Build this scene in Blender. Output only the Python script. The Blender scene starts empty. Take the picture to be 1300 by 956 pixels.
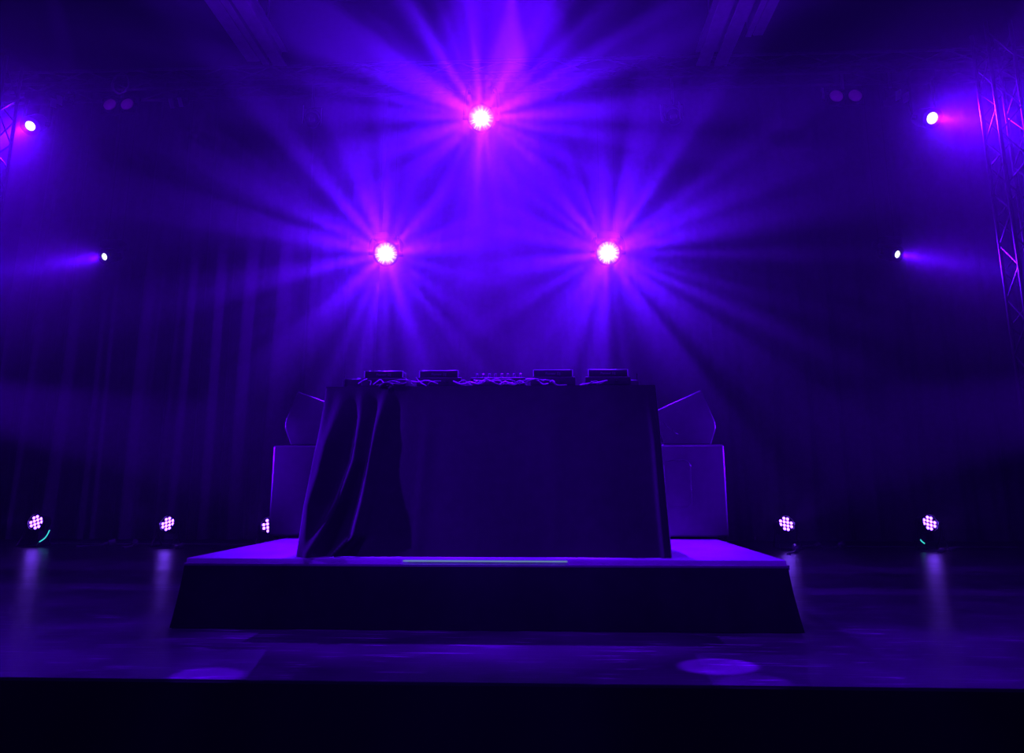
import bpy, bmesh, math, random
from mathutils import Vector, Matrix, Quaternion
random.seed(7)
R = math.radians
PI = math.pi
sc = bpy.context.scene
COL = sc.collection

# ------------------------------------------------------------------ camera
F = 930.0                       # focal length in pixels of the 1300 px wide frame
PITCH, YAW, ROLL = 11.2, 2.5, 0.0
CX, CY = 650.0, 433.0
rot = (Matrix.Rotation(R(YAW), 3, 'Z') @ Matrix.Rotation(R(90 + PITCH), 3, 'X'))
def ray(px, py):
    return rot @ Vector(((px - CX) / F, -(py - CY) / F, -1.0))
D0 = 4.9                        # distance of the riser front
_r = ray(620, 800)
HC = -_r.z * D0 / _r.y          # camera height above the stage floor
CAM = Vector((0, 0, HC))
def at(px, py, Y):              # a point of the place seen at a pixel, at distance Y
    d = ray(px, py)
    return CAM + d * (Y / d.y)
def on_z(px, py, z):            # a point on a horizontal plane
    d = ray(px, py)
    return CAM + d * ((z - HC) / d.z)

cam_data = bpy.data.cameras.new('camera')
cam = bpy.data.objects.new('camera', cam_data)
COL.objects.link(cam)
cam.matrix_world = Matrix.Translation(CAM) @ rot.to_4x4()
cam_data.sensor_width = 36
cam_data.lens = 36 * F / 1300
cam_data.shift_y = -45.0 / 1300
cam_data.clip_start = 0.05
sc.camera = cam

# ------------------------------------------------------------------ settings
sc.view_settings.view_transform = 'Standard'
sc.view_settings.look = 'None'
sc.view_settings.gamma = 1
sc.view_settings.exposure = 0
try: sc.view_settings.use_curve_mapping = False
except Exception: pass
cy = sc.cycles
cy.use_denoising = True
try:
    cy.denoiser = 'OPENIMAGEDENOISE'
    cy.denoising_input_passes = 'RGB_ALBEDO_NORMAL'
    cy.denoising_prefilter = 'ACCURATE'
except Exception: pass
cy.max_bounces = 4
cy.diffuse_bounces = 2
cy.glossy_bounces = 2
cy.transmission_bounces = 2
cy.volume_bounces = 0
cy.sample_clamp_indirect = 3.0
cy.use_light_tree = True
cy.volume_step_rate = 1
cy.volume_max_steps = 24

# ------------------------------------------------------------------ materials
def nd(nt, t, **kw):
    n = nt.nodes.new(t)
    for k, v in kw.items(): setattr(n, k, v)
    return n
def new_mat(name):
    m = bpy.data.materials.new(name); m.use_nodes = True
    return m, m.node_tree, m.node_tree.nodes['Principled BSDF']
def mat(name, col, rough=.5, metal=0.0, spec=.5, noise=0.25, scale=12.0, bump=0.0, bscale=80.0, sheen=0.0, coat=0.0):
    m, nt, b = new_mat(name)
    tc = nd(nt, 'ShaderNodeTexCoord')
    nz = nd(nt, 'ShaderNodeTexNoise'); nz.inputs['Scale'].default_value = scale; nz.inputs['Detail'].default_value = 4
    nt.links.new(tc.outputs['Object'], nz.inputs['Vector'])
    mx = nd(nt, 'ShaderNodeMix', data_type='RGBA')
    mx.inputs[6].default_value = (*[c * (1 - noise) for c in col], 1)
    mx.inputs[7].default_value = (*[min(1, c * (1 + noise)) for c in col], 1)
    nt.links.new(nz.outputs['Fac'], mx.inputs[0])
    nt.links.new(mx.outputs[2], b.inputs['Base Color'])
    b.inputs['Roughness'].default_value = rough
    b.inputs['Metallic'].default_value = metal
    b.inputs['Specular IOR Level'].default_value = spec
    if sheen:
        b.inputs['Sheen Weight'].default_value = sheen
        b.inputs['Sheen Roughness'].default_value = .35
    if coat: b.inputs['Coat Weight'].default_value = coat
    if bump:
        n2 = nd(nt, 'ShaderNodeTexNoise'); n2.inputs['Scale'].default_value = bscale
        nt.links.new(tc.outputs['Object'], n2.inputs['Vector'])
        bp = nd(nt, 'ShaderNodeBump'); bp.inputs['Strength'].default_value = bump; bp.inputs['Distance'].default_value = .01
        nt.links.new(n2.outputs['Fac'], bp.inputs['Height']); nt.links.new(bp.outputs['Normal'], b.inputs['Normal'])
    return m
def emit(name, col, strength):
    m, nt, b = new_mat(name)
    b.inputs['Base Color'].default_value = (.02, .02, .02, 1)
    b.inputs['Emission Color'].default_value = (*col, 1)
    b.inputs['Emission Strength'].default_value = strength
    m.cycles.emission_sampling = 'NONE'
    return m

M = dict(
    wall=mat('black_wall_paint', (.03, .03, .03), .8, spec=.2),
    ceiling=mat('black_ceiling_paint', (.02, .02, .02), .9, spec=.1),
    beam=mat('painted_steel', (.5, .5, .5), .5, spec=.4),
    curtain=mat('black_velvet', (.14, .14, .14), .9, spec=.05, sheen=.15, bump=.2, bscale=30),
    cloth=mat('black_table_cloth', (.022, .022, .022), .75, spec=.15, sheen=.6, bump=.15, bscale=60),
    skirt=mat('black_skirt_cloth', (.012, .012, .012), .9, spec=.05, bump=.1),
    fascia=mat('added_black_apron', (.004, .004, .004), 1.0, spec=0),
    riser=mat('riser_plywood', (.42, .42, .42), .55, spec=.4, noise=.3, scale=4, bump=.1, bscale=40),
    alu=mat('aluminium', (.55, .55, .55), .35, metal=.9),
    towerm=mat('black_truss_paint', (.06, .06, .06), .45, spec=.4),
    truss=mat('truss_aluminium', (.16, .16, .16), .55, spec=.3),
    black=mat('black_plastic', (.025, .025, .025), .4, spec=.5),
    blackm=mat('black_metal', (.03, .03, .03), .35, spec=.5),
    speaker=mat('textured_speaker_paint', (.10, .10, .10), .30, spec=.7, bump=.15, bscale=220),
    grille=mat('speaker_grille', (.02, .02, .02), .6, bump=.5, bscale=300),
    cable=mat('cable_rubber', (.30, .30, .30), .25, spec=.8),
    cablel=mat('pale_cable_rubber', (.85, .85, .85), .3, spec=.6),
    letter=mat('grey_print', (.22, .22, .22), .5),
    reflector=mat('lamp_reflector', (.75, .70, .72), .12, metal=1.0, noise=.05),
    glass=mat('dark_lamp_glass', (.75, .30, .45), .08, spec=.9, coat=.6),
    chrome=mat('chrome', (.8, .8, .8), .15, metal=1.0, noise=.05),
    wood=mat('table_board', (.15, .10, .06), .5),
    led=emit('led_lens_lit', (3.0, .85, 18.0), 1.0),
    cyan=emit('cyan_painted_glow', (.05, .75, .8), 1.0),  # emission added so the cable reads cyan under violet lamps
    edge_glint=emit('painted_edge_glint', (.30, .62, .45), .5),
)
# front of a lit lamp: hot centre, cooler rim, starburst glare painted into the emission
def lens_mat():
    m, nt, b = new_mat('lit_lamp_lens')
    tc = nd(nt, 'ShaderNodeTexCoord')
    ln = nd(nt, 'ShaderNodeVectorMath', operation='LENGTH')
    sp = nd(nt, 'ShaderNodeSeparateXYZ'); cb = nd(nt, 'ShaderNodeCombineXYZ')
    nt.links.new(tc.outputs['Object'], sp.inputs[0])
    nt.links.new(sp.outputs[0], cb.inputs[0]); nt.links.new(sp.outputs[1], cb.inputs[1])
    nt.links.new(cb.outputs[0], ln.inputs[0])
    rp = nd(nt, 'ShaderNodeValToRGB')
    mr = nd(nt, 'ShaderNodeMapRange'); mr.inputs['From Max'].default_value = .19
    nm = nd(nt, 'ShaderNodeVectorMath', operation='NORMALIZE'); nt.links.new(cb.outputs[0], nm.inputs[0])
    fz = nd(nt, 'ShaderNodeTexNoise'); fz.inputs['Scale'].default_value = 6.5; fz.inputs['Detail'].default_value = 2
    nt.links.new(nm.outputs[0], fz.inputs['Vector'])
    fr = nd(nt, 'ShaderNodeMapRange'); fr.inputs['From Min'].default_value = .3; fr.inputs['From Max'].default_value = .7
    fr.inputs['To Min'].default_value = 1.45; fr.inputs['To Max'].default_value = .72
    nt.links.new(fz.outputs['Fac'], fr.inputs[0])
    ml = nd(nt, 'ShaderNodeMath', operation='MULTIPLY'); nt.links.new(ln.outputs['Value'], ml.inputs[0]); nt.links.new(fr.outputs[0], ml.inputs[1])
    nt.links.new(ml.outputs[0], mr.inputs[0]); nt.links.new(mr.outputs[0], rp.inputs[0])
    e = rp.color_ramp.elements
    e[0].position = 0; e[0].color = (1, 1, 1, 1)
    e[1].position = 1; e[1].color = (.10, 0.02, .8, 1)
    x = e.new(.42); x.color = (.55, .95, 1, 1)
    x = e.new(.66); x.color = (.34, .36, 1, 1)
    nt.links.new(rp.outputs[0], b.inputs['Emission Color'])
    b.inputs['Emission Strength'].default_value = 2.2
    b.inputs['Base Color'].default_value = (.02, .02, .02, 1)
    m.cycles.emission_sampling = 'NONE'
    return m
M['lens'] = lens_mat()
M['lens_small'] = emit('lit_spot_lens', (.85, 1.0, 1.0), 2.5)

# stage floor: black paint, scratches, scuffs; reflections and front light painted in as bands
def floor_mat():
    m, nt, b = new_mat('scuffed_black_stage_floor')
    L = nt.links
    tc = nd(nt, 'ShaderNodeTexCoord')
    sp = nd(nt, 'ShaderNodeSeparateXYZ'); L.new(tc.outputs['Object'], sp.inputs[0])
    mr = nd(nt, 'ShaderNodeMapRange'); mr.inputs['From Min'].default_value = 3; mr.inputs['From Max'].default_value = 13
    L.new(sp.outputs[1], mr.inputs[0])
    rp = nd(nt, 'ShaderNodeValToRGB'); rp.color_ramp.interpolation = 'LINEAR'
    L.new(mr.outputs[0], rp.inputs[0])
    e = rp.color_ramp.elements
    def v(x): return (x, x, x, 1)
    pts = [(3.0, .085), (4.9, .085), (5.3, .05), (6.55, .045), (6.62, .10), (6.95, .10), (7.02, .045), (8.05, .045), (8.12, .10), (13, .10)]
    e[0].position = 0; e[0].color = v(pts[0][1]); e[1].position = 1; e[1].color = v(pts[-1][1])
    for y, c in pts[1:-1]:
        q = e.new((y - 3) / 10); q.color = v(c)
    # scratches
    mp = nd(nt, 'ShaderNodeMapping'); mp.inputs['Scale'].default_value = (1.2, 16, 1); mp.inputs['Rotation'].default_value = (0, 0, .35)
    L.new(tc.outputs['Object'], mp.inputs[0])
    nz = nd(nt, 'ShaderNodeTexNoise'); nz.inputs['Scale'].default_value = 2.2; nz.inputs['Detail'].default_value = 8; nz.inputs['Distortion'].default_value = .8
    L.new(mp.outputs[0], nz.inputs['Vector'])
    r2 = nd(nt, 'ShaderNodeMapRange'); r2.inputs['From Min'].default_value = .60; r2.inputs['From Max'].default_value = .72; r2.inputs['To Max'].default_value = 2.6
    L.new(nz.outputs['Fac'], r2.inputs[0])
    n3 = nd(nt, 'ShaderNodeTexNoise'); n3.inputs['Scale'].default_value = 1.6; n3.inputs['Detail'].default_value = 6
    L.new(tc.outputs['Object'], n3.inputs['Vector'])
    add = nd(nt, 'ShaderNodeMath', operation='ADD'); L.new(r2.outputs[0], add.inputs[0]); L.new(n3.outputs['Fac'], add.inputs[1])
    mul = nd(nt, 'ShaderNodeVectorMath', operation='SCALE'); L.new(rp.outputs[0], mul.inputs[0]); L.new(add.outputs[0], mul.inputs['Scale'])
    L.new(mul.outputs[0], b.inputs['Base Color'])
    rr = nd(nt, 'ShaderNodeMapRange'); rr.inputs['To Min'].default_value = .22; rr.inputs['To Max'].default_value = .42
    L.new(n3.outputs['Fac'], rr.inputs[0]); L.new(rr.outputs[0], b.inputs['Roughness'])
    b.inputs['Specular IOR Level'].default_value = .35
    bp = nd(nt, 'ShaderNodeBump'); bp.inputs['Strength'].default_value = .15; bp.inputs['Distance'].default_value = .01
    L.new(nz.outputs['Fac'], bp.inputs['Height']); L.new(bp.outputs[0], b.inputs['Normal'])
    return m
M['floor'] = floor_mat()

# ------------------------------------------------------------------ mesh helpers
class MB:
    def __init__(s): s.bm = bmesh.new()
    def box(s, c, d, rotm=None, bev=0.0, seg=2):
        t = bmesh.new(); bmesh.ops.create_cube(t, size=1)
        bmesh.ops.scale(t, vec=d, verts=t.verts)
        if bev: bmesh.ops.bevel(t, geom=t.edges[:], offset=bev, segments=seg, affect='EDGES', profile=.5)
        return s._add(t, c, rotm)
    def _add(s, t, c=(0, 0, 0), rotm=None):
        mt = Matrix.Translation(Vector(c)) @ (rotm.to_4x4() if rotm is not None else Matrix())
        bmesh.ops.transform(t, matrix=mt, verts=t.verts)
        me = bpy.data.meshes.new('tmp'); t.to_mesh(me); t.free(); s.bm.from_mesh(me); bpy.data.meshes.remove(me)
        return s
    def bar(s, a, b, r, n=10, r2=None):
        a, b = Vector(a), Vector(b); d = b - a
        t = bmesh.new(); bmesh.ops.create_cone(t, cap_ends=True, segments=n, radius1=r, radius2=r if r2 is None else r2, depth=d.length)
        q = Vector((0, 0, 1)).rotation_difference(d.normalized()).to_matrix()
        return s._add(t, (a + b) / 2, q)
    def tube(s, pts, r, n=8):
        pts = [Vector(p) for p in pts]; rings = []
        up = None
        for i, p in enumerate(pts):
            d = (pts[min(i + 1, len(pts) - 1)] - pts[max(i - 1, 0)]).normalized()
            if up is None: up = d.orthogonal().normalized()
            else: up = (up - d * up.dot(d)).normalized()
            w = d.cross(up)
            rings.append([s.bm.verts.new(p + (up * math.cos(2 * PI * k / n) + w * math.sin(2 * PI * k / n)) * r) for k in range(n)])
        for a, b in zip(rings, rings[1:]):
            for k in range(n): s.bm.faces.new((a[k], a[(k + 1) % n], b[(k + 1) % n], b[k]))
        s.bm.faces.new(rings[0][::-1]); s.bm.faces.new(rings[-1])
        return s
    def lathe(s, prof, c=(0, 0, 0), axis=(0, 0, 1), n=28):   # prof: (r, h) pairs along axis
        t = bmesh.new(); rings = []
        for r, h in prof:
            if r < 1e-5: rings.append([t.verts.new((0, 0, h))])
            else: rings.append([t.verts.new((r * math.cos(2 * PI * k / n), r * math.sin(2 * PI * k / n), h)) for k in range(n)])
        for a, b in zip(rings, rings[1:]):
            for k in range(n):
                k2 = (k + 1) % n
                if len(a) == 1 and len(b) > 1: t.faces.new((a[0], b[k2], b[k]))
                elif len(b) == 1 and len(a) > 1: t.faces.new((a[k], a[k2], b[0]))
                elif len(a) > 1: t.faces.new((a[k], a[k2], b[k2], b[k]))
        q = Vector((0, 0, 1)).rotation_difference(Vector(axis).normalized()).to_matrix()
        return s._add(t, c, q)
    def prism(s, poly, y0, y1, bev=0.0, seg=3):              # polygon in XZ, pushed along Y
        t = bmesh.new()
        f = [t.verts.new((x, y0, z)) for x, z in poly]; g = [t.verts.new((x, y1, z)) for x, z in poly]
        t.faces.new(f); t.faces.new(g[::-1]); n = len(poly)
        for k in range(n): t.faces.new((f[(k + 1) % n], f[k], g[k], g[(k + 1) % n]))
        bmesh.ops.recalc_face_normals(t, faces=t.faces[:])
        if bev: bmesh.ops.bevel(t, geom=t.edges[:], offset=bev, segments=seg, affect='EDGES', profile=.5)
        return s._add(t)
    def grid(s, fn, nu, nv):
        vs = [[s.bm.verts.new(fn(i / nu, j / nv)) for j in range(nv + 1)] for i in range(nu + 1)]
        for i in range(nu):
            for j in range(nv): s.bm.faces.new((vs[i][j], vs[i + 1][j], vs[i + 1][j + 1], vs[i][j + 1]))
        return s
    def build(s, name, m, parent=None, smooth=35, thick=0.0, loc=None, rotm=None):
        me = bpy.data.meshes.new(name)
        bmesh.ops.recalc_face_normals(s.bm, faces=s.bm.faces[:])
        s.bm.to_mesh(me); s.bm.free(); me.materials.append(m)
        for p in me.polygons: p.use_smooth = True
        try: me.set_sharp_from_angle(angle=R(smooth))
        except Exception: pass
        o = bpy.data.objects.new(name, me); COL.objects.link(o)
        if loc is not None: o.location = loc
        if rotm is not None: o.rotation_euler = rotm.to_euler()
        if parent is not None: o.parent = parent
        if thick:
            md = o.modifiers.new('thickness', 'SOLIDIFY'); md.thickness = thick; md.offset = 0
        return o
def tag(o, label=None, cat=None, group=None, kind=None):
    if label: o['label'] = label
    if cat: o['category'] = cat
    if group: o['group'] = group
    if kind: o['kind'] = kind
    return o
def thing(name, label, cat, loc, rz=0, group=None):
    o = bpy.data.objects.new(name, None); COL.objects.link(o); o.empty_display_size = .1
    o.location = loc; o.rotation_euler = (0, 0, rz)
    return tag(o, label, cat, group)
def struct(name, mb, m, **kw):
    return tag(mb.build(name, m, **kw), kind='structure')
def copy_tree(o, parent=None):
    c = o.copy(); COL.objects.link(c)
    if parent is not None: c.parent = parent
    for ch in o.children: copy_tree(ch, c)
    return c
def smooth_path(pts, k=6):                                    # Catmull-Rom
    P = [Vector(p) for p in pts]; P = [2 * P[0] - P[1]] + P + [2 * P[-1] - P[-2]]; out = []
    for i in range(1, len(P) - 2):
        for j in range(k):
            t = j / k; a, b, c, d = P[i - 1:i + 3]
            out.append(.5 * ((2 * b) + (c - a) * t + (2 * a - 5 * b + 4 * c - d) * t * t + (3 * b - a - 3 * c + d) * t ** 3))
    out.append(P[-2]); return out

# ------------------------------------------------------------------ setting
FRONT = on_z(650, 867, 0).y         # stage edge, added to close the lower frame with black
BACK = 12.9
XL, XR = -9.6, 9.2
CEIL = 8.6
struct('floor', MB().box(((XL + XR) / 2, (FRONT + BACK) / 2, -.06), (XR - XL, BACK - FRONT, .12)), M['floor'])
struct('trim_1', MB().box(((XL + XR) / 2, FRONT - .022, -.562), (XR - XL, .04, 1.115)), M['fascia'])  # added black stage front, keeps the bottom of the view dark
struct('wall_back', MB().box(((XL + XR) / 2, BACK + .1, 3.7), (XR - XL, .2, 9.8)), M['wall'])
struct('wall_left', MB().box((XL - .1, 3.4, 3.7), (.2, 19.2, 9.8)), M['wall'])
struct('wall_right', MB().box((XR + .1, 3.4, 3.7), (.2, 19.2, 9.8)), M['wall'])
struct('ceiling', MB().box(((XL + XR) / 2, 3.4, CEIL + .1), (XR - XL, 19.2, .2)), M['ceiling'])
struct('wall_front', MB().box(((XL + XR) / 2, -6.1, 3.7), (XR - XL, .2, 9.8)), M['wall'])
struct('floor_audience', MB().box(((XL + XR) / 2, (FRONT - 6) / 2, -1.17), (XR - XL, FRONT + 6, .1)), M['ceiling'])

# ceiling beams running towards the audience
def ceiling_beam(px, py, label, w=.16, y0=3.0):
    p = at(px, py, 11.6)
    z = 7.3
    p = on_z(px, py, z)
    b = thing('ceiling_beam', label, 'beam', (p.x, 0, 0), 0, 'steel beams under the ceiling')
    y1 = min(p.y, BACK - .3)
    m = MB(); m.box((0, (y0 + y1) / 2, z + .01), (w, y1 - y0, .02)).box((0, (y0 + y1) / 2, z + .25), (w, y1 - y0, .02)).box((0, (y0 + y1) / 2, z + .13), (.02, y1 - y0, .22))
    m.build('steel_section', M['beam'], b)
    for k in range(3):
        y = y0 + .6 + k * (y1 - y0 - 1.2) / 2
        MB().bar((0, y, z + .25), (0, y, CEIL + .0), .015).build('hanger_rod', M['beam'], b)
for px, py, lb, w in [
    (322, 78, 'lit steel ceiling beam, outermost on the left above the truss', .20),
    (338, 82, 'steel ceiling beam, inner narrow one of the left pair', .10),
    (356, 84, 'lit steel ceiling beam, innermost on the left side', .20),
    (892, 84, 'lit steel ceiling beam, innermost on the right side', .20),
    (914, 84, 'lit steel ceiling beam, second from the centre on the right', .20),
    (962, 45, 'short steel ceiling beam, outer of the two at far right', .14),
    (950, 47, 'short thin steel ceiling beam beside the outermost right one', .08)]:
    ceiling_beam(px, py, lb, w)

# ------------------------------------------------------------------ curtains at the back
def curtain(x0, x1, y, z1, label, amp, per, seed):
    rnd = random.Random(seed)
    ph = [rnd.uniform(0, 6.3) for _ in range(4)]
    n = int((x1 - x0) / .035)
    def fn(u, v):
        x = x0 + (x1 - x0) * u; z = .02 + (z1 - .02) * v
        k = .6 + .4 * (1 - v)
        f = math.sin(2 * PI * x / per + ph[0] + .9 * math.sin(x * 1.7 + ph[1])) + .45 * math.sin(2 * PI * x / (per * .43) + ph[2])
        f += .25 * math.sin(3 * v + x * 2.1 + ph[3])
        return (x + .04 * math.sin(v * 4 + x * 3), y + amp * k * f, z)
    o = MB().grid(fn, n, 14).build('stage_curtain', M['curtain'], smooth=80)
    tag(o, label, 'curtain')
    return o
curtain(XL + .1, -2.9, 12.45, CEIL - .01, 'black pleated stage curtain hanging at the back on the left', .12, .62, 3)
curtain(-2.95, 3.0, 12.62, CEIL - .01, 'black backdrop curtain behind the table in the middle', .05, .55, 4)
curtain(2.95, XR - .1, 12.5, CEIL - .01, 'dark stage curtain hanging at the back on the right', .07, .6, 5)

# ------------------------------------------------------------------ riser
a = at(237, 708, D0); b_ = at(998, 712, D0)
RX0, RX1 = a.x, b_.x
RZ = (a.z + b_.z) / 2
RY0 = D0; RY1 = on_z(640, 683, RZ).y + .75
SY = on_z(640, 684, RZ).y           # front of the bass cabinets
riser = thing('stage_riser', 'low black skirted platform carrying the draped table', 'riser', ((RX0 + RX1) / 2, RY0, 0))
W2 = (RX1 - RX0) / 2; RD = RY1 - RY0
MB().box((0, RD / 2, RZ - .02), (2 * W2, RD, .04), bev=.004).build('deck', M['riser'], riser)
MB().box((0, -.004, RZ - .045), (2 * W2, .03, .028), bev=.004).box((0, RD + .004, RZ - .045), (2 * W2, .03, .028)).box((-W2 - .004, RD / 2, RZ - .045), (.03, RD, .028)).box((W2 + .004, RD / 2, RZ - .045), (.03, RD, .028)).build('edge_rail', M['alu'], riser)
for sx in (-1, 1):
    for yy in (.12, RD - .12):
        MB().bar((sx * (W2 - .12), yy, 0), (sx * (W2 - .12), yy, RZ - .04), .03).build('leg', M['alu'], riser)
def skirt_fn(u, v):
    # front plus both returns; u along, v from top (0) to bottom (1)
    L1, L2 = RD, 2 * W2; T = 2 * L1 + L2; s = u * T
    fl = v ** 1.3
    fold = .010 * math.sin(s * 9) * v + .006 * math.sin(s * 23 + 1) * v
    OL, OR = .004 + .055 * fl, .006 + .07 * fl
    z = (RZ - .05) * (1 - v) + .004
    if s < L1: return (-W2 - OL, max(RD - s, -.02), z)
    if s < L1 + L2:
        t = (s - L1) / L2
        return (-W2 - OL + (2 * W2 + OL + OR) * t, -.02 - .015 * fl + fold * .6, z)
    return (W2 + OR, s - L1 - L2, z)
MB().grid(skirt_fn, 260, 10).build('skirt', M['skirt'], riser, smooth=60)

# glint of the riser's metal edge below the cloth, painted as emission
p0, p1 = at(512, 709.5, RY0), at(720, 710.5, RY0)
tag(MB().box(((p0.x + p1.x) / 2, RY0 - .006, RZ - .012), (p1.x - p0.x, .004, .005)).build('riser_edge_glint', M['edge_glint']), 'thin pale green painted glint along the riser edge under the cloth hem', 'strip')

# ------------------------------------------------------------------ table and cloth
TY = D0 + .12                       # front of the cloth
tl, tr = at(414, 491, TY), at(832, 491, TY)
TZ = tl.z; TX0, TX1 = tl.x, tr.x
TD = .85
table = thing('folding_table', 'long table hidden under the black cloth', 'table', ((TX0 + TX1) / 2, TY, RZ))
hw = (TX1 - TX0) / 2; th = TZ - RZ
MB().box((0, TD / 2, th - .03), (2 * hw - .04, TD - .04, .035), bev=.004).build('tabletop', M['wood'], table)
for sx in (-1, 1):
    for yy in (.1, TD - .1):
        MB().bar((sx * (hw - .12), yy, 0), (sx * (hw - .12), yy, th - .045), .018).build('leg', M['blackm'], table)
ridges = [  # pixel polylines of the folds, width (m), height (m)
    ([(434, 508), (424, 545), (412, 590), (400, 640), (396, 690)], .05, .12),
    ([(459, 530), (451, 585), (433, 635), (413, 676), (400, 700)], .034, .11),
    ([(491, 494), (479, 540), (470, 590), (461, 640), (452, 680), (424, 706)], .030, .10),
    ([(418, 500), (408, 560), (396, 600), (390, 650), (384, 700)], .026, .05),
    ([(822, 500), (830, 560), (836, 640), (842, 704)], .014, .03),
    ([(828, 496), (838, 560), (845, 640), (850, 704)], .012, .03),
    ([(545, 494), (541, 560), (534, 640), (528, 704)], .03, .004),
    ([(700, 494), (702, 600), (705, 704)], .05, .003)]
rw = []
for pl, w, h in ridges:
    q = [at(x, y, TY) for x, y in pl]
    rw.append(([(p.z, p.x) for p in q], w, h))
def ridge_x(pts, z):
    if z >= pts[0][0]: return pts[0][1]
    for (z0, x0), (z1, x1) in zip(pts, pts[1:]):
        if z >= z1: return x0 + (x1 - x0) * (z0 - z) / (z0 - z1)
    return pts[-1][1]
bl, br = at(379, 704, TY), at(851, 706, TY)
def cloth_fn(u, v):
    # u: left return, front, right return; v: 0 top edge, 1 hem on the riser
    L1, L2 = TD, 2 * hw; T = 2 * L1 + L2; s = u * T
    z = TZ * (1 - v) + (RZ + .006) * v
    fl = v ** 1.15
    fx0 = TX0 + (bl.x - TX0) * fl
    fx1 = TX1 + (br.x - TX1) * (v ** .8)
    dpt = -.045 * v
    if s <= L1:
        t = 1 - s / L1
        wob = .02 * v * math.sin(s * 22) * (1 if t > .05 else 0)
        return (fx0 + wob, TY + dpt * (1 - t) + t * TD, z)
    if s <= L1 + L2:
        t = (s - L1) / L2
        x = fx0 + (fx1 - fx0) * t
        y = TY + dpt + .006 * math.sin(x * 7 + z * 3) * v
        for pts, w, h in rw:
            rx = ridge_x(pts, z); env = min(1, v * 3)
            d = x - rx
            g = math.exp(-(d / w) ** 2) if d < 0 else math.exp(-(d / (w * 1.7)) ** 2)
            y -= h * env * g * .6
            y += h * env * .22 * math.exp(-((d - 3 * w) / (2 * w)) ** 2)
        return (x, y, z)
    t = (s - L1 - L2) / L1
    return (fx1 + .015 * v * math.sin(t * 18), TY + dpt * (1 - t) + t * TD, z)
cm = MB().grid(cloth_fn, 420, 70)
cm.grid(lambda u, v: (TX0 + (TX1 - TX0) * u, TY + TD * v, TZ), 250, 8)
bmesh.ops.remove_doubles(cm.bm, verts=cm.bm.verts[:], dist=.004)
cloth = cm.build('tablecloth', M['cloth'], smooth=70)
tag(cloth, 'large black cloth draped to the riser with loose folds at its left corner', 'tablecloth')
# gathered roll of cloth where the drape is pinned on the table edge
rp_ = [at(x, y, TY - .01) for x, y in [(482, 492), (487, 488), (492, 487), (498, 490), (494, 494)]]
MB().tube(smooth_path(rp_, 4), .012).build('gathered_pleat', M['cloth'], cloth)

# ------------------------------------------------------------------ DJ equipment (seen from behind)
EY = TY + .10
TT = TZ + .004
def text_mesh(body, size, parent, loc, rotm=None):
    c = bpy.data.curves.new('lettering', 'FONT'); c.body = body; c.size = size; c.extrude = .0006; c.align_x = 'CENTER'; c.align_y = 'CENTER'
    t = bpy.data.objects.new('lettering', c); COL.objects.link(t)
    dg = bpy.context.evaluated_depsgraph_get()
    me = bpy.data.meshes.new_from_object(t.evaluated_get(dg)); bpy.data.objects.remove(t)
    me.materials.clear(); me.materials.append(M['letter'])
    o = bpy.data.objects.new('lettering', me); COL.objects.link(o); o.parent = parent
    o.location = loc; o.rotation_euler = (PI / 2, 0, 0)
    return o
def player(label):
    r = thing('media_player', label, 'dj player', (0, 0, TT), 0, 'dj players in a row on the table')
    MB().prism([(-.158, .012), (.158, .012), (.158, .070), (-.158, .070)], 0, .40, .004).build('body', M['black'], r)
    t = MB(); 
    t.box((0, .065, .096), (.275, .13, .052), bev=.006)
    hump = t.build('display_hump', M['black'], r)
    MB().box((0, .132, .098), (.20, .003, .038)).build('screen', M['blackm'], hump)
    MB().lathe([(0, 0), (.10, 0), (.103, .008), (.095, .02), (.0, .022)], (0, .26, .070)).build('jog_wheel', M['blackm'], r)
    for sx in (-1, 1):
        MB().bar((sx * .1375, -.001, .074), (sx * .1375, -.001, .120), .0035).build('edge_trim', M['cablel'], r)
        for yy in (.04, .36): MB().bar((sx * .13, yy, 0), (sx * .13, yy, .013), .014).build('foot', M['black'], r)
    MB().box((-.1, -.003, .045), (.028, .008, .02)).build('power_socket', M['blackm'], r)
    MB().box((.06, -.003, .045), (.018, .008, .016)).build('link_port', M['chrome'], r)
    text_mesh('Pioneer DJ', .024, hump, (.0, -.0012, .094))
    return r
proto = player('black dj player, first from the left end of the table')
for i, (px, lb) in enumerate([(487, 'black dj player, first from the left end of the table'),
                              (557, 'black dj player just left of the mixer'),
                              (702, 'black dj player just right of the mixer'),
                              (772, 'black dj player, nearest the right end of the table')]):
    o = proto if i == 0 else copy_tree(proto)
    o['label'] = lb
    p = at(px, 480, EY); o.location = (p.x, EY, TT)
mx = thing('dj_mixer', 'black dj mixer with a row of pale knobs between the players', 'mixer', (at(633, 480, EY).x, EY, TT))
MB().prism([(-.20, .012), (.20, .012), (.20, .068), (-.20, .068)], 0, .40, .005).build('body', M['black'], mx)
for k in range(8):
    x = -.155 + k * .044
    MB().lathe([(0.011, 0), (.010, .028), (.007, .031), (0, .031)], (x, .025, .068), n=14).build('knob', M['alu'], mx)
for k in range(4):
    MB().box((-.12 + k * .08, .30, .073), (.008, .06, .01)).build('fader', M['alu'], mx)
    MB().bar((-.15 + k * .1, 0, .04), (-.15 + k * .1, -.02, .04), .006).build('audio_jack', M['chrome'], mx)
for sx in (-1, 1):
    for yy in (.05, .35): MB().bar((sx * .17, yy, 0), (sx * .17, yy, .014), .014).build('foot', M['black'], mx)
p = at(448, 484, EY)
ef = thing('effects_unit', 'small low black box with a metal post at left end of the table', 'effects unit', (p.x, EY, TT))
MB().box((0, .08, .035), (.13, .16, .06), bev=.004).build('body', M['black'], ef)
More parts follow.
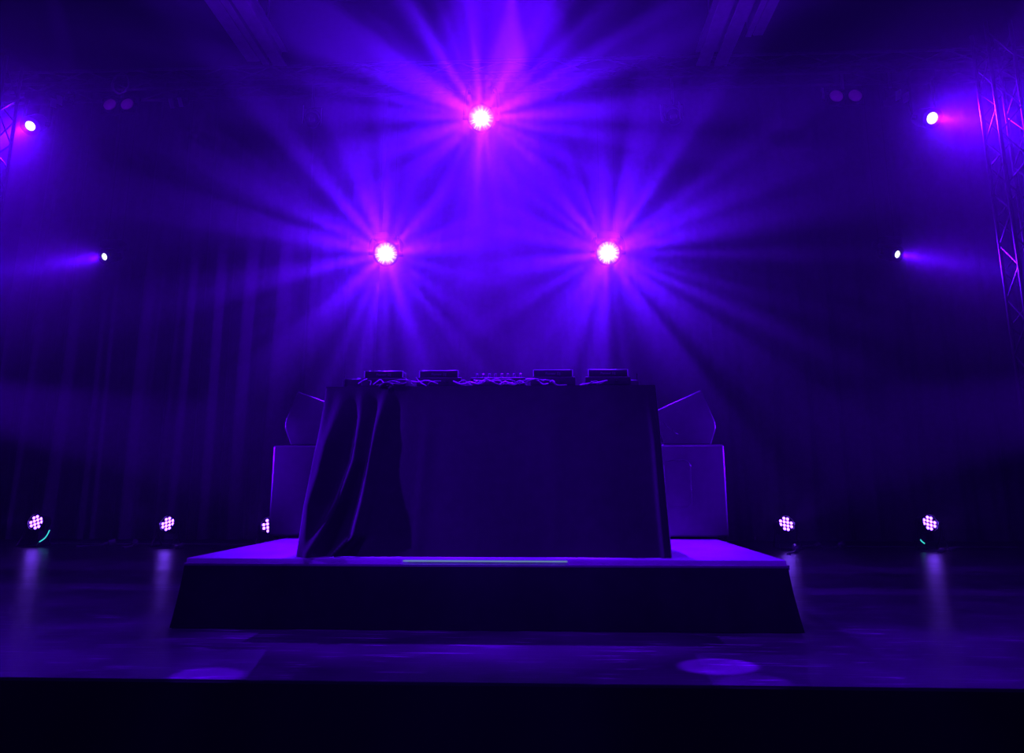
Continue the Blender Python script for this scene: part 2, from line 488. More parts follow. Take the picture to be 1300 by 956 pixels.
MB().bar((-.062, .0, .01), (-.062, .0, .085), .004).build('post', M['chrome'], ef)
MB().lathe([(0.012, 0), (.011, .015), (0, .016)], (.03, .05, .065), n=14).build('knob', M['alu'], ef)
p = at(805, 484, EY)
lb_ = thing('microphone_receiver', 'small black box at the right end of the table behind the last player', 'receiver', (at(800, 484, EY + .55).x, EY + .50, TT))
MB().box((0, .08, .06), (.12, .16, .11), bev=.004).build('body', M['black'], lb_)
MB().bar((.05, .02, .115), (.05, .02, .17), .004).build('antenna', M['blackm'], lb_)

# cables lying along the table's near edge
CYY = TY + .045
def cable(px_pts, r, m, label, dy=0.0, group='cables along the front edge of the table'):
    pts = []
    for k, (x, y) in enumerate(px_pts):
        q = at(x, y, CYY + dy + .012 * math.sin(k * 2.1 + px_pts[0][0]))
        pts.append((q.x, q.y, max(q.z, TT + r)))
    o = MB().tube(smooth_path(pts, 6), r, 8).build('cable', m, smooth=80)
    return tag(o, label, 'cable', group)
C, CL = M['cable'], M['cablel']
G = {'a': 'tangle of cables before the leftmost player', 'b': 'tangle of cables before the mixer', 'c': 'crossing cables before the last player'}
cable([(455, 487), (461, 483), (466, 481)], .0035, CL, 'short pale cable end beside the small left box')
cable([(470, 489), (471, 484), (467, 483)], .003, C, 'short cable bent down at the table edge')
cable([(474, 488), (478, 485), (483, 482), (488, 487), (492, 489)], .004, CL, 'bright pale cable with a sharp kink left of the first player')
for k, pl in enumerate([[(486, 489), (492, 485), (499, 484), (508, 486)], [(490, 488), (500, 487), (512, 487)], [(498, 484), (508, 482), (518, 483), (522, 487)], [(478, 489), (496, 486), (506, 488), (516, 486)]]):
    cable(pl, .004, C, 'loose cable tangled at the table edge before the first player', .015 * k - .008, G['a'])
cable([(528, 479), (532, 484), (538, 488), (541, 491)], .004, CL, 'bright pale cable hanging over the edge at the second player')
cable([(522, 484), (532, 485), (542, 483), (556, 487)], .0035, CL, 'pale cable lying flat before the second player')
cable([(543, 490), (545, 486), (552, 484), (560, 484)], .0035, C, 'dark cable bending over the edge before the second player')
rnd = random.Random(5)
for k in range(11):
    x = 574 + k * 10.2 + rnd.uniform(-5, 5); n = rnd.randint(4, 6); pl = []
    for j in range(n):
        pl.append((x, rnd.uniform(481, 489))); x += rnd.uniform(6, 13)
    cable(pl, .0042, C if k % 3 else CL, 'dark cable in the tangle before the mixer' if k % 3 else 'pale cable in the tangle before the mixer', .014 * (k % 4) - .014, G['b'] + (' dark' if k % 3 else ' pale'))
cable([(698, 485), (701, 483), (704, 485), (705, 489)], .0035, CL, 'small pale cable arch at the table edge right of the mixer')
cable([(736, 490), (745, 487), (756, 486), (766, 484), (771, 483)], .004, CL, 'long bright cable sloping up before the last player')
cable([(744, 489), (752, 485), (758, 484), (758, 490)], .0035, C, 'dark cable looping over the long bright one')
cable([(750, 484), (757, 487), (762, 487), (768, 484)], .003, C, 'thin dark cable across the last player', .012)

# ------------------------------------------------------------------ loudspeakers
def sub(xl, xr, label, hx, hflip):
    ztop = at(350, 565.5, SY).z
    w = xr - xl; d = .68
    r = thing('bass_cabinet', label, 'loudspeaker', ((xl + xr) / 2, SY, RZ))
    h = ztop - RZ
    MB().box((0, d / 2, h / 2 + .01), (w, d, h - .02), bev=.022, seg=3).build('cabinet', M['speaker'], r)
    MB().box((0, d + .008, h / 2), (w - .06, .02, h - .08), bev=.006).build('grille', M['grille'], r)
    # recessed handle plate, rounded
    m = MB()
    pts = []
    hw_, hh = .115, .21
    for cx_, cz_, a0 in ((hw_ - .06, hh - .06, 0), (-hw_ + .06, hh - .06, 90), (-hw_ + .06, -hh + .06, 180), (hw_ - .06, -hh + .06, 270)):
        for k in range(7):
            an = R(a0 + k * 15); pts.append(Vector((hx + cx_ + .06 * math.cos(an), -.002, h * .58 + cz_ + .06 * math.sin(an))))
    pts.append(pts[0])
    if hflip < 0: m.tube(pts, .004, 6); m.build('connector_plate_rim', M['speaker'], r)
    for sx in (-1, 1): MB().bar((sx * (w / 2 - .06), .06, 0), (sx * (w / 2 - .06), .06, .012), .025).build('foot', M['black'], r)
    for sx in (-1, 1): MB().bar((sx * (w / 2 - .06), d - .06, 0), (sx * (w / 2 - .06), d - .06, .012), .025).build('foot', M['black'], r)
    return r, ztop
lx = at(347, 565, SY).x; rx = at(919.5, 565, SY).x
SW = .62
s1, ZS = sub(lx, lx + SW, 'tall dark bass cabinet behind the table on the left', -.02, 1)
s2, ZS = sub(rx - SW, rx, 'tall dark bass cabinet with rounded plate, behind the table on the right', -.12, -1)
def wedge(px_poly, label, sgn):
    pts = [at(x, y, SY + .03) for x, y in px_poly]
    cx_ = sum(p.x for p in pts) / len(pts)
    zb = min(p.z for p in pts)
    r = thing('monitor_speaker', label, 'loudspeaker', (cx_, SY + .03, ZS))
    poly = [(p.x - cx_, max(.001, p.z - ZS)) for p in pts]
    MB().prism(poly, 0, .46, .012, 3).build('cabinet', M['speaker'], r)
    return r, poly
w1, pw1 = wedge([(378, 497), (418, 511.5), (406, 565), (369, 565), (361.5, 544), (361.5, 536)], 'angular monitor speaker tilted on the left bass cabinet', 1)
w2, pw2 = wedge([(890, 495), (831, 522), (843, 565), (903, 565), (909, 544), (908, 535)], 'angular monitor speaker tilted on the right bass cabinet', -1)
for r, pl in ((w1, pw1), (w2, pw2)):
    # grille on the face towards the player, handle slots on the end, foot
    (xa, za), (xb, zb) = pl[1], pl[2]
    c = Vector(((xa + xb) / 2, .23, (za + zb) / 2)); dv = Vector((xb - xa, 0, zb - za)); L = dv.length
    ang = math.atan2(dv.x, -dv.z)
    MB().box((0, 0, 0), (.012, .40, L * .82), bev=.003).build('grille', M['grille'], r, loc=c, rotm=Matrix.Rotation(-ang, 3, 'Y'))
q = [at(x, y, SY + .028) for x, y in [(842, 535), (846, 541), (850, 544)]]
MB().tube(smooth_path([(p.x - w2.location.x, p.y - w2.location.y, p.z - ZS) for p in q], 4), .005, 6).build('handle_slot', M['chrome'], w2)
q = [at(x, y, SY + .028) for x, y in [(853, 544), (857, 549), (861, 551)]]
MB().tube(smooth_path([(p.x - w2.location.x, p.y - w2.location.y, p.z - ZS) for p in q], 4), .005, 6).build('handle_slot', M['chrome'], w2)

# ------------------------------------------------------------------ trusses
def truss(name, label, A, B, s, pitch, m=M['truss'], group=None, n_max=98, rc=.024):
    A, B = Vector(A), Vector(B); d = (B - A); L = d.length; d.normalize()
    r = thing(name, label, 'truss', A, 0, group)
    u = Vector((0, 1, 0)) if abs(d.y) < .9 else Vector((1, 0, 0))
    v = d.cross(u).normalized()
    cor = [(u * a + v * b) * s / 2 for a, b in ((1, 1), (1, -1), (-1, -1), (-1, 1))]
    for c in cor: MB().bar(c, c + d * L, rc, 12).build('chord', m, r)
    n = int(L / pitch)
    for i in range(n):
        for j in range(4):
            if (i * 4 + j) >= n_max: break
            c0, c1 = cor[j], cor[(j + 1) % 4]
            if i % 2: c0, c1 = c1, c0
            MB().bar(c0 + d * (i * pitch), c1 + d * ((i + 1) * pitch), .011, 6).build('brace', m, r)
    return r
HY = 10.6
tz = at(650, 97, HY).z
TRS = .34
truss('lighting_truss', 'long lattice truss spanning the stage below the ceiling', (XL + .02, HY, tz), (XR - .02, HY, tz), TRS, (XR - XL) / 25)
# corner towers at the frame's sides
tp = at(1299, 460, 9.2)
truss('truss_tower', 'upright lattice tower at the right edge of the stage', (tp.x + .17, 9.2, 0), (tp.x + .17, 9.2, tz - .3), .32, .36, M['towerm'])
tp = at(-8, 260, 9.4)
truss('truss_tower', 'upright lattice tower at the left edge of the stage', (tp.x - .16, 9.4, 0), (tp.x - .16, 9.4, tz - .3), .32, .36, M['towerm'])

# ------------------------------------------------------------------ lights
VIO = (.092, 0.0, 1.0)
HOT = (.060, .003, 1.0)
def gobo_nodes(lt, comps, seed, rays, base=.25, freq=2.2, lo=.42, hi=.62, upbias=1.0):
    """comps: (colour, strength, falloff angle in degrees); rays: how strongly the beam is broken into spokes"""
    lt.use_nodes = True; nt = lt.node_tree; nt.nodes.clear(); Lk = nt.links
    out = nd(nt, 'ShaderNodeOutputLight'); em = nd(nt, 'ShaderNodeEmission')
    tc = nd(nt, 'ShaderNodeTexCoord')
    sp = nd(nt, 'ShaderNodeSeparateXYZ'); Lk.new(tc.outputs['Normal'], sp.inputs[0])
    cb = nd(nt, 'ShaderNodeCombineXYZ'); Lk.new(sp.outputs[0], cb.inputs[0]); Lk.new(sp.outputs[1], cb.inputs[1])
    ln = nd(nt, 'ShaderNodeVectorMath', operation='LENGTH'); Lk.new(cb.outputs[0], ln.inputs[0])
    nm = nd(nt, 'ShaderNodeVectorMath', operation='NORMALIZE'); Lk.new(cb.outputs[0], nm.inputs[0])
    ab = nd(nt, 'ShaderNodeMath', operation='ABSOLUTE'); Lk.new(sp.outputs[2], ab.inputs[0])
    th_ = nd(nt, 'ShaderNodeMath', operation='ARCTAN2'); Lk.new(ln.outputs['Value'], th_.inputs[0]); Lk.new(ab.outputs[0], th_.inputs[1])
    def spokes(fr, lo, hi, sd):
        nz = nd(nt, 'ShaderNodeTexNoise', noise_dimensions='4D'); nz.inputs['Scale'].default_value = fr; nz.inputs['Detail'].default_value = 2.5; nz.inputs['W'].default_value = sd
        Lk.new(nm.outputs[0], nz.inputs['Vector'])
        mr = nd(nt, 'ShaderNodeMapRange', interpolation_type='SMOOTHSTEP')
        mr.inputs['From Min'].default_value = lo; mr.inputs['From Max'].default_value = hi
        mr.inputs['To Min'].default_value = base
        Lk.new(nz.outputs['Fac'], mr.inputs[0]); return mr.outputs[0]
    sA = spokes(freq, lo, hi, seed) if rays else None
    total = None
    for i, (col, st, ang) in enumerate(comps):
        dv = nd(nt, 'ShaderNodeMath', operation='DIVIDE'); Lk.new(th_.outputs[0], dv.inputs[0]); dv.inputs[1].default_value = -R(ang)
        ex = nd(nt, 'ShaderNodeMath', operation='EXPONENT'); Lk.new(dv.outputs[0], ex.inputs[0])
        val = ex.outputs[0]
        if sA is not None:
            mm = nd(nt, 'ShaderNodeMath', operation='MULTIPLY'); Lk.new(val, mm.inputs[0]); Lk.new(sA, mm.inputs[1]); val = mm.outputs[0]
        sc_ = nd(nt, 'ShaderNodeVectorMath', operation='SCALE'); sc_.inputs[0].default_value = [c * st for c in col]
        Lk.new(val, sc_.inputs['Scale'])
        if total is None: total = sc_.outputs[0]
        else:
            ad = nd(nt, 'ShaderNodeVectorMath', operation='ADD'); Lk.new(total, ad.inputs[0]); Lk.new(sc_.outputs[0], ad.inputs[1]); total = ad.outputs[0]
    if upbias < 1:
        ub = nd(nt, 'ShaderNodeMapRange', interpolation_type='SMOOTHSTEP')
        for k_, v_ in zip(('From Min', 'From Max', 'To Min', 'To Max'), (-.25, .25, upbias, 1.25)): ub.inputs[k_].default_value = v_
        Lk.new(sp.outputs[1], ub.inputs[0])
        s2 = nd(nt, 'ShaderNodeVectorMath', operation='SCALE'); Lk.new(total, s2.inputs[0]); Lk.new(ub.outputs[0], s2.inputs['Scale']); total = s2.outputs[0]
    Lk.new(total, em.inputs['Color']); em.inputs['Strength'].default_value = 1
    Lk.new(em.outputs[0], out.inputs['Surface'])
def spot(loc, direction, power, cone, blend=.5, rad=.03, col=VIO, parent=None, name='lamp_light'):
    l = bpy.data.lights.new(name, 'SPOT'); l.energy = power; l.color = col; l.spot_size = R(cone); l.spot_blend = blend; l.shadow_soft_size = rad
    o = bpy.data.objects.new(name, l); COL.objects.link(o)
    q = Vector(direction).normalized().to_track_quat('-Z', 'Y')
    o.rotation_mode = 'QUATERNION'; o.rotation_quaternion = q; o.location = loc
    if parent is not None: o.parent = parent
    return o

def moving_head(center, aim, mount_z, label, lens_m, R0=.16, group=None, up=True, ln=.40, lens_r=.13):
    """lamp whose lens centre is at `center`; hangs from (up) or stands on a mount at height mount_z"""
    aim = Vector(aim).normalized(); c = Vector(center)
    body = c - aim * ln * .55
    r = thing('moving_head_light', label, 'stage light', (body.x, body.y, mount_z), 0, group)
    o = Vector((body.x, body.y, mount_z))
    bc = body - o
    side = aim.cross(Vector((0, 0, 1)))
    side = side.normalized() if side.length > .05 else Vector((1, 0, 0))
    sg = 1 if up else -1
    # head: a lathed barrel along the aim
    b0 = c - o - aim * ln
    MB().lathe([(0, 0), (R0 * .55, .0), (R0 * .8, .04), (R0 * .92, .10), (R0 * .92, ln * .55), (R0, ln * .72), (R0, ln - .002), (lens_r, ln - .002), (lens_r, ln - .03), (0, ln - .03)], b0, aim).build('head', M['blackm'], r); hd = bpy.context.scene.collection.objects[-1]
    lz = MB().lathe([(lens_r * .99, 0), (lens_r * .9, .008), (lens_r * .6, .014), (0, .018)]); 
    le = lz.build('lens', lens_m, hd, loc=c - o - aim * .020)
    le.rotation_mode = 'QUATERNION'; le.rotation_quaternion = Vector((0, 0, 1)).rotation_difference(aim)
    bz = .0 - sg * .09                         # base box next to the mount
    MB().box((0, 0, bz), (.34, .26, .12), bev=.02).build('base', M['blackm'], r)
    arm0 = R0 + .045
    y = MB()
    for s_ in (-1, 1):
        a = Vector((0, 0, bz)) + side * s_ * arm0 * .8; b = bc + side * s_ * arm0
        y.tube(smooth_path([a, a.lerp(b, .35) + side * s_ * .02, b], 5), .026, 8)
        y.bar(bc + side * s_ * (arm0 + .02), bc + side * s_ * (R0 * .85), .04, 14)
    y.bar(Vector((0, 0, bz)) + side * arm0 * .8, Vector((0, 0, bz)) - side * arm0 * .8, .026, 8)
    y.build('yoke', M['blackm'], r)
    MB().bar((0, 0, bz + sg * .05), (0, 0, 0 - (-sg) * .0), .03, 12).build('clamp', M['alu'], r)
    return r
bot = tz - TRS / 2 - .024
def hang_at(px, py, Y, aim_fn, off, yy):
    for _ in range(8):                # slide the lamp along its sight line until its yoke sits below the near chord
        c = at(px, py, Y); Y += yy - (c - aim_fn(c) * off).y
    return c
def wired(c, aim, mz, label, lm, **kw):   # flown on two thin steel wires from the truss
    r = moving_head(c, aim, mz, label, lm, up=True, **kw)
    for sx in (-.12, .12): MB().bar((sx, 0, -.04), (sx, 0, bot - mz), .0022, 6).build('suspension_wire', M['black'], r)
    return r
# the three lamps facing the audience
UP = CAM.copy()      # they shine over the heads of the audience
def main_lamp(px, py, Y, label, hang, seed, power, strp):
    c = at(px, py, Y)
    c = hang_at(px, py, Y, lambda c: (UP - c).normalized(), .22, HY + (-1 if hang else 1) * TRS / 2); aim = (UP - c).normalized()
    if hang: r = moving_head(c, aim, bot, label, M['lens'], R0=.22, lens_r=.19, up=True)
    else: r = wired(c, aim, c.z + .40, label, M['lens'], R0=.20, lens_r=.17)
    l = spot(c - Vector(r.location) + aim * .03, aim, power, 178, .3, .035, (1, 1, 1), r)
    gobo_nodes(l.data, [((.13, 0, 1), .55, 28.0), (HOT, 2.6, 13.0)], seed, True, base=.26, freq=4.8, lo=.38, hi=.65, upbias=.6 if hang else .85)
    return r
MP = 5000
main_lamp(611, 150, 10.45, 'brilliant lamp at the top centre, highest of the three facing out', True, 2.3, MP * 1.7, '')
main_lamp(490, 322, 11.0, 'brilliant lamp above the left half of the table', False, 7.7, MP * .8, 'the bright lamp above the left players')
main_lamp(772, 321, 11.0, 'brilliant lamp above the right half of the table', False, 13.1, MP * .8, 'the bright lamp above the right players')

# the four lamps throwing beams to the sides
def side_lamp(px, py, Y, tx, ty, tY, label, hang, power, cone, lens_r, strp=''):
    c = at(px, py, Y); t = at(tx, ty, tY); aim = (t - c).normalized()
    c = hang_at(px, py, Y, lambda c: (t - c).normalized(), .22, HY + (-1 if hang else 1) * TRS / 2); aim = (t - c).normalized()
    if hang: r = moving_head(c, aim, bot, label, M['lens_small'], R0=.15, lens_r=lens_r, up=True)
    else: r = wired(c, aim, c.z + .32, label, M['lens_small'], R0=.12, lens_r=lens_r, ln=.34)
    l = spot(c - Vector(r.location) + aim * .03, aim, power, 150, .5, .02, (1, 1, 1), r)
    gobo_nodes(l.data, [(VIO, 1.0, cone * .30), (HOT, 2.0, cone * .10)], 1, False)
    return r
SP = 4500
side_lamp(38, 160, 10.5, -60, 200, 8.6, 'white-hot lamp hanging at the far left end of the truss', True, SP * 1.1, 46, .075)
side_lamp(1184, 150, 10.5, 1330, 160, 8.2, 'white-hot lamp hanging near the right end of the truss', True, SP * 1.1, 46, .085)
side_lamp(132, 326, 11.7, -30, 350, 8.8, 'small bright lamp on a pole before the left curtain', False, SP * .55, 34, .055, 'the small left lamp')
side_lamp(1140, 323, 11.7, 1330, 350, 8.8, 'small bright lamp on a pole before the right curtain', False, SP * .55, 34, .055, 'the small right lamp')

# ------------------------------------------------------------------ unlit fixtures under the truss
def blinder(px, py, label, extra=0):
    c = at(px, py, HY - .25)
    r = thing('blinder_light', label, 'stage light', (c.x, HY - .25, bot), 0)
    dz = c.z - bot
    for k, s_ in enumerate((-1, 1)):
        MB().lathe([(.0, .24), (.06, .22), (.11, .10), (.125, 0), (.115, 0), (.10, .02), (.0, .03)], (s_ * .14, 0, dz), (0, 1, -.15)).build('lamp_can', M['blackm'], r); cn = bpy.context.scene.collection.objects[-1]
        MB().lathe([(.0, -.02), (.06, -.012), (.098, .006), (.1, .02), (0, .02)], (s_ * .14, -.004, dz), (0, 1, -.15), n=24).build('lens', M['glass'], cn)
    y = MB(); y.box((-.29, .08, dz), (.015, .05, .24)).box((.29, .08, dz), (.015, .05, .24)).box((0, .08, dz + .13), (.595, .05, .015)).box((0, .08, dz - .13), (.595, .05, .015))
    y.build('yoke', M['blackm'], r)
    MB().bar((0, .08, dz + .13), (0, .08, .0), .022).build('clamp', M['alu'], r)
    return r
b1 = blinder(150, 132, 'unlit twin-lens lamp under the truss on the left')
b2 = blinder(1074, 121, 'unlit twin-lens lamp under the truss on the right')
q = at(1044, 120, HY - .3)
MB().box((q.x - b2.location.x, -.05, q.z - bot), (.03, .06, .19)).build('side_flap', M['alu'], b2)
# coil of cable hanging by the left twin lamp
q = at(151, 104, HY - .30)
pts = []
for k in range(60):
    a = k / 59 * 2 * PI * 3
    pts.append((q.x + (.13 + .01 * math.sin(a * 2.3)) * math.cos(a), q.y + .004 * k / 6 + .03, q.z + (.17 + .015 * math.sin(a * 1.7)) * math.sin(a)))
tag(MB().tube(pts, .009, 6).build('cable_coil', M['cable'], smooth=80), 'coiled cable tied under the truss above the left twin-lens lamp', 'cable')
def par_can(px, py, label, tilt, Y=None, face=(0, -1, -.3), s=1.0):
    Y = HY - TRS / 2
    c = at(px, py, Y)
    r = thing('par_can', label, 'stage light', (c.x, Y, bot))
    dz = c.z - bot; ax = Vector(face).normalized()
    b0 = Vector((0, 0, dz)) - ax * .2 * s
    r_can = MB().lathe([(0, 0), (.07 * s, 0), (.11 * s, .08 * s), (.12 * s, .2 * s), (.12 * s, .40 * s), (.11 * s, .40 * s), (.105 * s, .24 * s), (0, .23 * s)], b0, ax)
    can = r_can.build('can', M['blackm'], r)
    MB().lathe([(.104 * s, .25 * s), (.06 * s, .27 * s), (0, .275 * s)], b0, ax).build('lens', M['reflector'], can)
    f = MB(); e = ax * .42 * s
    fr = b0 + ax * .41 * s
    side = ax.cross(Vector((0, 0, 1))).normalized(); upv = side.cross(ax).normalized()
    rm = Matrix((side, ax, upv)).transposed()
    for dd, dim in ((side * .135 * s, (.012, .14 * s, .24 * s)), (-side * .135 * s, (.012, .14 * s, .24 * s))):
        MB().box(fr + dd + ax * .05, dim, rm).build('barn_door', M['beam'], can)
    y = MB(); y.tube([(-.15 * s, 0, dz), (-.15 * s, 0, dz + .2), (.15 * s, 0, dz + .2), (.15 * s, 0, dz)], .012, 6)
    y.build('yoke', M['blackm'], r)
    MB().bar((0, 0, dz + .2), (0, 0, 0), .02).build('clamp', M['alu'], r)
    return r
par_can(855, 148, 'unlit can lamp with barn doors under the truss, right of the top lamp', 0, face=(-.35, -1, -.25))
par_can(396, 152, 'unlit can lamp with barn doors under the truss, left of the top lamp', 0, face=(.35, -1, -.25))
par_can(1132, 128, 'small unlit can lamp under the truss beside the right white-hot lamp', 0, face=(.5, -1, -.1), s=.6)
par_can(86, 134, 'small unlit can lamp under the truss beside the left white-hot lamp', 0, face=(-.5, -1, -.1), s=.6)
par_can(232, 130, 'small unlit can lamp under the truss right of the coiled cable', 0, face=(-.2, -1, -.6), s=.6)

# ------------------------------------------------------------------ floor lamps: twelve-LED cans
def led_par(px, py, Y, label, twist, aim, seed):
    c = at(px, py, Y)
    r = thing('led_par_light', label, 'stage light', (c.x, Y, 0), 0)
    ax = Vector(aim).normalized(); o = Vector((0, 0, c.z))
    b0 = o - ax * .20
    r_can = MB().lathe([(0, 0), (.08, 0), (.12, .03), (.125, .20), (.135, .205), (.135, .225), (.12, .225), (.12, .195), (0, .195)], b0, ax)
    can = r_can.build('can', M['blackm'], r)
    q = Vector((0, 0, 1)).rotation_difference(ax)
    rows = [(-.5, 1.5), (.5, 1.5), (-1.5, .5), (-.5, .5), (.5, .5), (1.5, .5), (-1.5, -.5), (-.5, -.5), (.5, -.5), (1.5, -.5), (-.5, -1.5), (.5, -1.5)]
    for u, v in rows:
        k = .056
        x, y = u * k, v * k * .93
        x, y = x * math.cos(twist) - y * math.sin(twist), x * math.sin(twist) + y * math.cos(twist)
        side = ax.cross(Vector((0, 0, 1))).normalized(); up = side.cross(ax)
        p = b0 + ax * .197 + side * x + up * y
        MB().lathe([(.0215, 0), (.019, .008), (.010, .012), (0, .013)], p, ax, n=12).build('led', M['led'], can)
    y = MB()
    for s_ in (-1, 1):
        y.tube([(s_ * .16, 0, c.z), (s_ * .16, -.02, c.z * .5), (s_ * .15, -.16, .012)], .011, 6)
        y.tube([(s_ * .16, 0, c.z), (s_ * .16, .05, c.z * .5), (s_ * .15, .16, .012)], .011, 6)
        y.tube([(s_ * .15, -.17, .012), (s_ * .15, .17, .012)], .011, 6)
        y.bar((s_ * .175, 0, c.z), (s_ * .12, 0, c.z), .02, 10)
    y.tube([(-.15, -.16, .012), (.15, -.16, .012)], .011, 6)
    y.build('bracket', M['blackm'], r)
    l = spot(Vector((0, 0, c.z)) + ax * .06, ax, 60, 34, .8, .06, VIO, r)
    return r, l
PY = 11.2
specs = [(46, 663, -.35, (-.1, -1, .22), 'twelve-LED floor lamp at far left, nearest the left edge', 26),
         (213, 665, -.3, (-.35, -1, .6), 'twelve-LED floor lamp left of the riser corner', 40),
         (342, 667, -.2, (.05, -1, .3), 'twelve-LED floor lamp half hidden by the left bass cabinet', 26),
         (998, 665, .2, (.45, -1, .7), 'twelve-LED floor lamp just right of the riser', 70),
         (1180, 664, .25, (.4, -1, .45), 'twelve-LED floor lamp at far right of the stage', 32)]
pars = []
for i, (px, py, tw, aim, lb, pw) in enumerate(specs):
    r, l = led_par(px, py, PY, lb, tw, (aim[0] * .6, aim[1], aim[2] * .5), i)
    r['group'] = 'led lamps along the back of the floor'
    l.data.energy = pw
    pars.append(r)
def arc_on(r, pts, m=M['cyan'], rad=.008, name='cyan_cable'):
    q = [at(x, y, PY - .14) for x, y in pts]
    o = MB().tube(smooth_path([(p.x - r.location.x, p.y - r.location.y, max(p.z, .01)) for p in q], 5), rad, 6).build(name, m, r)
    o['label'] = 'cyan cable with painted glow'
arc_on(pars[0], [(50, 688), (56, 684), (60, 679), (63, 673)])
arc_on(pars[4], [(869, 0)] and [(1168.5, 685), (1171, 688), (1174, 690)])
# connectors and little boxes lying between the floor lamps
def connector(px, py, label, rz, s=1.0, m=M['cable'], Y=PY):
    q = at(px, py, Y)
    r = thing('power_connector', label, 'connector', (q.x, Y, 0), rz, 'connectors on the floor between the lamps')
    MB().lathe([(0, -.07 * s), (.025 * s, -.07 * s), (.03 * s, -.03 * s), (.045 * s, -.02 * s), (.045 * s, .06 * s), (0, .06 * s)], (0, 0, .046 * s), (1, .2, .25)).build('plug', m, r)
    MB().tube(smooth_path([(-.06 * s, 0, .04 * s), (-.15 * s, .03, .014), (-.3 * s, .1, .01), (-.42 * s, .05, .01)], 5), .009, 6).build('cord', M['cable'], r)
for k, (px, lb, rz, s, yy) in enumerate([(141, 'connector on the floor, left one of the two before the left curtain', .4, 1.1, 11.2),
        (172, 'upright connector on the floor, right one of the two before the left curtain', 1.9, 1.0, 11.2),
        (229, 'connector on the floor under the lamp left of the riser', .2, .9, 10.75),
        (1010, 'connector on the floor at the foot of the lamp right of the riser', 1.2, 1.1, 10.6),
        (1036, 'small connector beside the lamp right of the riser', 0, .8, 11.45),
        (1067, 'connector on the floor midway between the two right floor lamps', .7, 1.0, 11.3),
        (1193, 'connector on the floor right of the far right lamp', -.3, .7, 10.6),
        (1207, 'small connector rightmost on the dark floor', -.2, .7, 10.85)]):
    connector(px, 684, lb, rz, s, Y=yy)
def floor_cable(x0, x1, Y, label, seed):
    rnd = random.Random(seed); pts = []; n = 9
    for k in range(n):
        q = on_z(x0 + (x1 - x0) * k / (n - 1), 688, 0)
        pts.append((at(x0 + (x1 - x0) * k / (n - 1), 688, Y).x, Y + rnd.uniform(-.05, .05), .012))
    tag(MB().tube(smooth_path(pts, 6), .011, 6).build('floor_cable', M['cable'], smooth=80), label, 'cable')
floor_cable(60, 320, 11.5, 'black cable lying on the floor along the left curtain foot', 2)
floor_cable(1015, 1290, 11.5, 'black cable lying on the floor along the right curtain foot', 3)

# ------------------------------------------------------------------ spots without lamp bodies: some inferred from the light, some added
spot((-7.6, 3.95, 1.9), Vector((TX0 - .05, TY, 1.05)) - Vector((-7.6, 3.95, 1.9)), 11000, 13, .8, .05, VIO, None, 'side_light')
spot((-1.5, 2.2, 7.4), Vector((-1.0, 4.4, 0)) - Vector((-1.5, 2.2, 7.4)), 2000, 74, .9, .2, VIO, None, 'front_wash')
spot((2.5, 2.2, 7.4), Vector((2.0, 4.4, 0)) - Vector((2.5, 2.2, 7.4)), 2000, 74, .9, .2, VIO, None, 'front_wash')
for px_, py_, sx_, pw_, cn_ in ((912, 846, 3.2, 160, 2.6), (262, 858, -3.0, 60, 2.6), (958, 866, 3.6, 60, 2.0)):
    t_ = on_z(px_, py_, 0); o_ = Vector((sx_ * 1.6, 5.4, 6.9))
    spot(o_, t_ - o_, pw_ * 260, cn_, .4, .02, VIO, None, 'pin_spot')
# bodiless side lamps added outside the frame to rim the cabinets
for sx_, pw_ in ((-1, 12000), (1, 12000)):
    o_ = Vector((sx_ * 8.2, 6.75, 2.2)); t_ = Vector((sx_ * 2.1 - .38, 7.2, 1.1))
    spot(o_, t_ - o_, pw_, 13, .6, .05, VIO, None, 'added_rim_light')
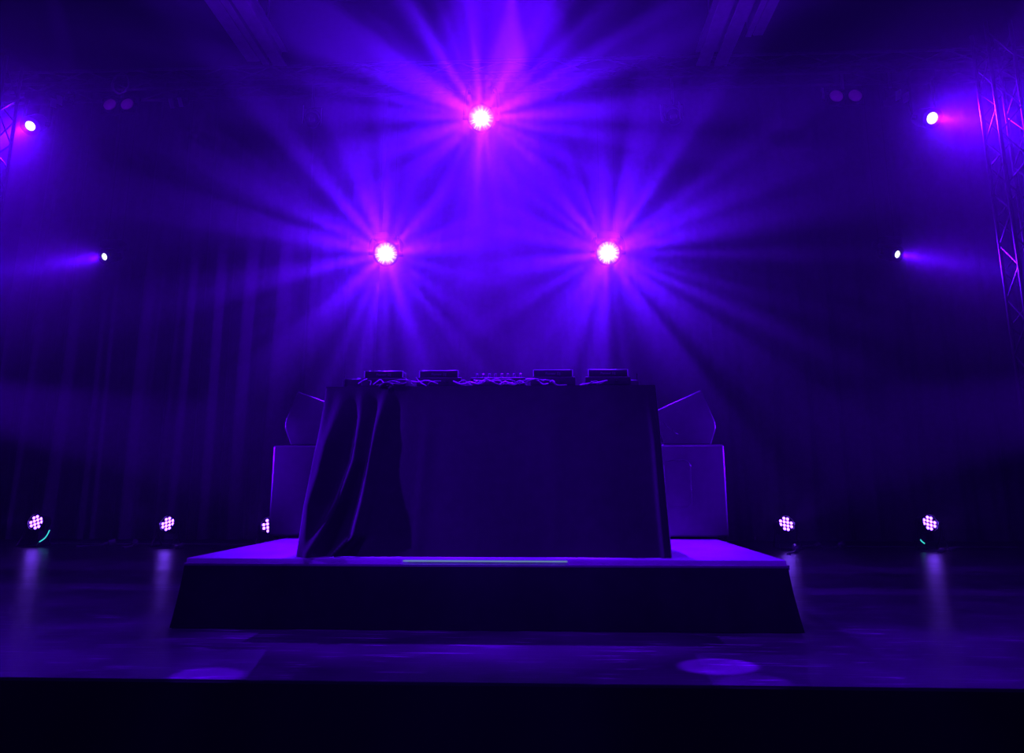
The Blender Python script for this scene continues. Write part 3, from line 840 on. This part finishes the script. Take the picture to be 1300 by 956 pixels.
# a lamp above the table washing the riser and the equipment from behind
spot((-.4, 7.4, 8.3), Vector((-.4, 6.35, .5)) - Vector((-.4, 7.4, 8.3)), 12500, 33, .5, .05, VIO, None, 'back_light')
for px_, py_ in ((150, 130), (1072, 120)):  # spots added to bring out the unlit twin lenses
    t_ = at(px_, py_, HY - .3); o_ = Vector((t_.x * 1.15, 2.0, 5.2))
    spot(o_, t_ - o_, 1200, 6, .9, .05, (.12, .004, 1), None, 'blinder_fill')
spot((-.4, 9.6, 8.3), Vector((-.4, 5.75, 1.1)) - Vector((-.4, 9.6, 8.3)), 16000, 13, .7, .05, (.13, .004, 1), None, 'back_light')  # added fill that brightens cables and trims on the table
# a bodiless lamp added to graze the left curtain and show its folds
spot((-2.6, 11.4, 6.0), Vector((-7.0, 12.4, 2.2)) - Vector((-2.6, 11.4, 6.0)), 500, 60, .9, .05, VIO, None, 'curtain_fill')

# ------------------------------------------------------------------ haze in the air
w = bpy.data.worlds.new('hall_air'); sc.world = w; w.use_nodes = True
nt = w.node_tree; nt.nodes['Background'].inputs[0].default_value = (0, 0, 0, 1); nt.nodes['Background'].inputs[1].default_value = 0
vs = nd(nt, 'ShaderNodeVolumeScatter'); vs.inputs['Anisotropy'].default_value = .5
vs.inputs['Color'].default_value = (1, 1, 1, 1)
gp = nd(nt, 'ShaderNodeNewGeometry'); sx = nd(nt, 'ShaderNodeSeparateXYZ'); nt.links.new(gp.outputs['Position'], sx.inputs[0])
def ramp(src, a, b, c, d):
    m_ = nd(nt, 'ShaderNodeMapRange', interpolation_type='SMOOTHSTEP')
    for k_, v_ in zip(('From Min', 'From Max', 'To Min', 'To Max'), (a, b, c, d)): m_.inputs[k_].default_value = v_
    nt.links.new(src, m_.inputs[0]); return m_.outputs[0]
def times(a, b):
    m_ = nd(nt, 'ShaderNodeMath', operation='MULTIPLY'); nt.links.new(a, m_.inputs[0])
    if isinstance(b, float): m_.inputs[1].default_value = b
    else: nt.links.new(b, m_.inputs[1])
    return m_.outputs[0]
dens = times(ramp(sx.outputs[1], 5.0, 9.0, .075, 1.0), ramp(sx.outputs[2], 5.8, 7.6, 1.0, .12))
dens = times(dens, ramp(sx.outputs[2], .4, 3.2, .35, 1.0))
dens = times(dens, .035)
nt.links.new(dens, vs.inputs['Density'])
nt.links.new(vs.outputs[0], nt.nodes['World Output'].inputs['Volume'])
w.cycles.volume_step_size = 1.2
print('HC', HC, 'FRONT', FRONT, 'riser', RX0, RX1, RY0, RY1, RZ, 'table', TX0, TX1, TZ, 'truss', tz, 'sub', SY, ZS)
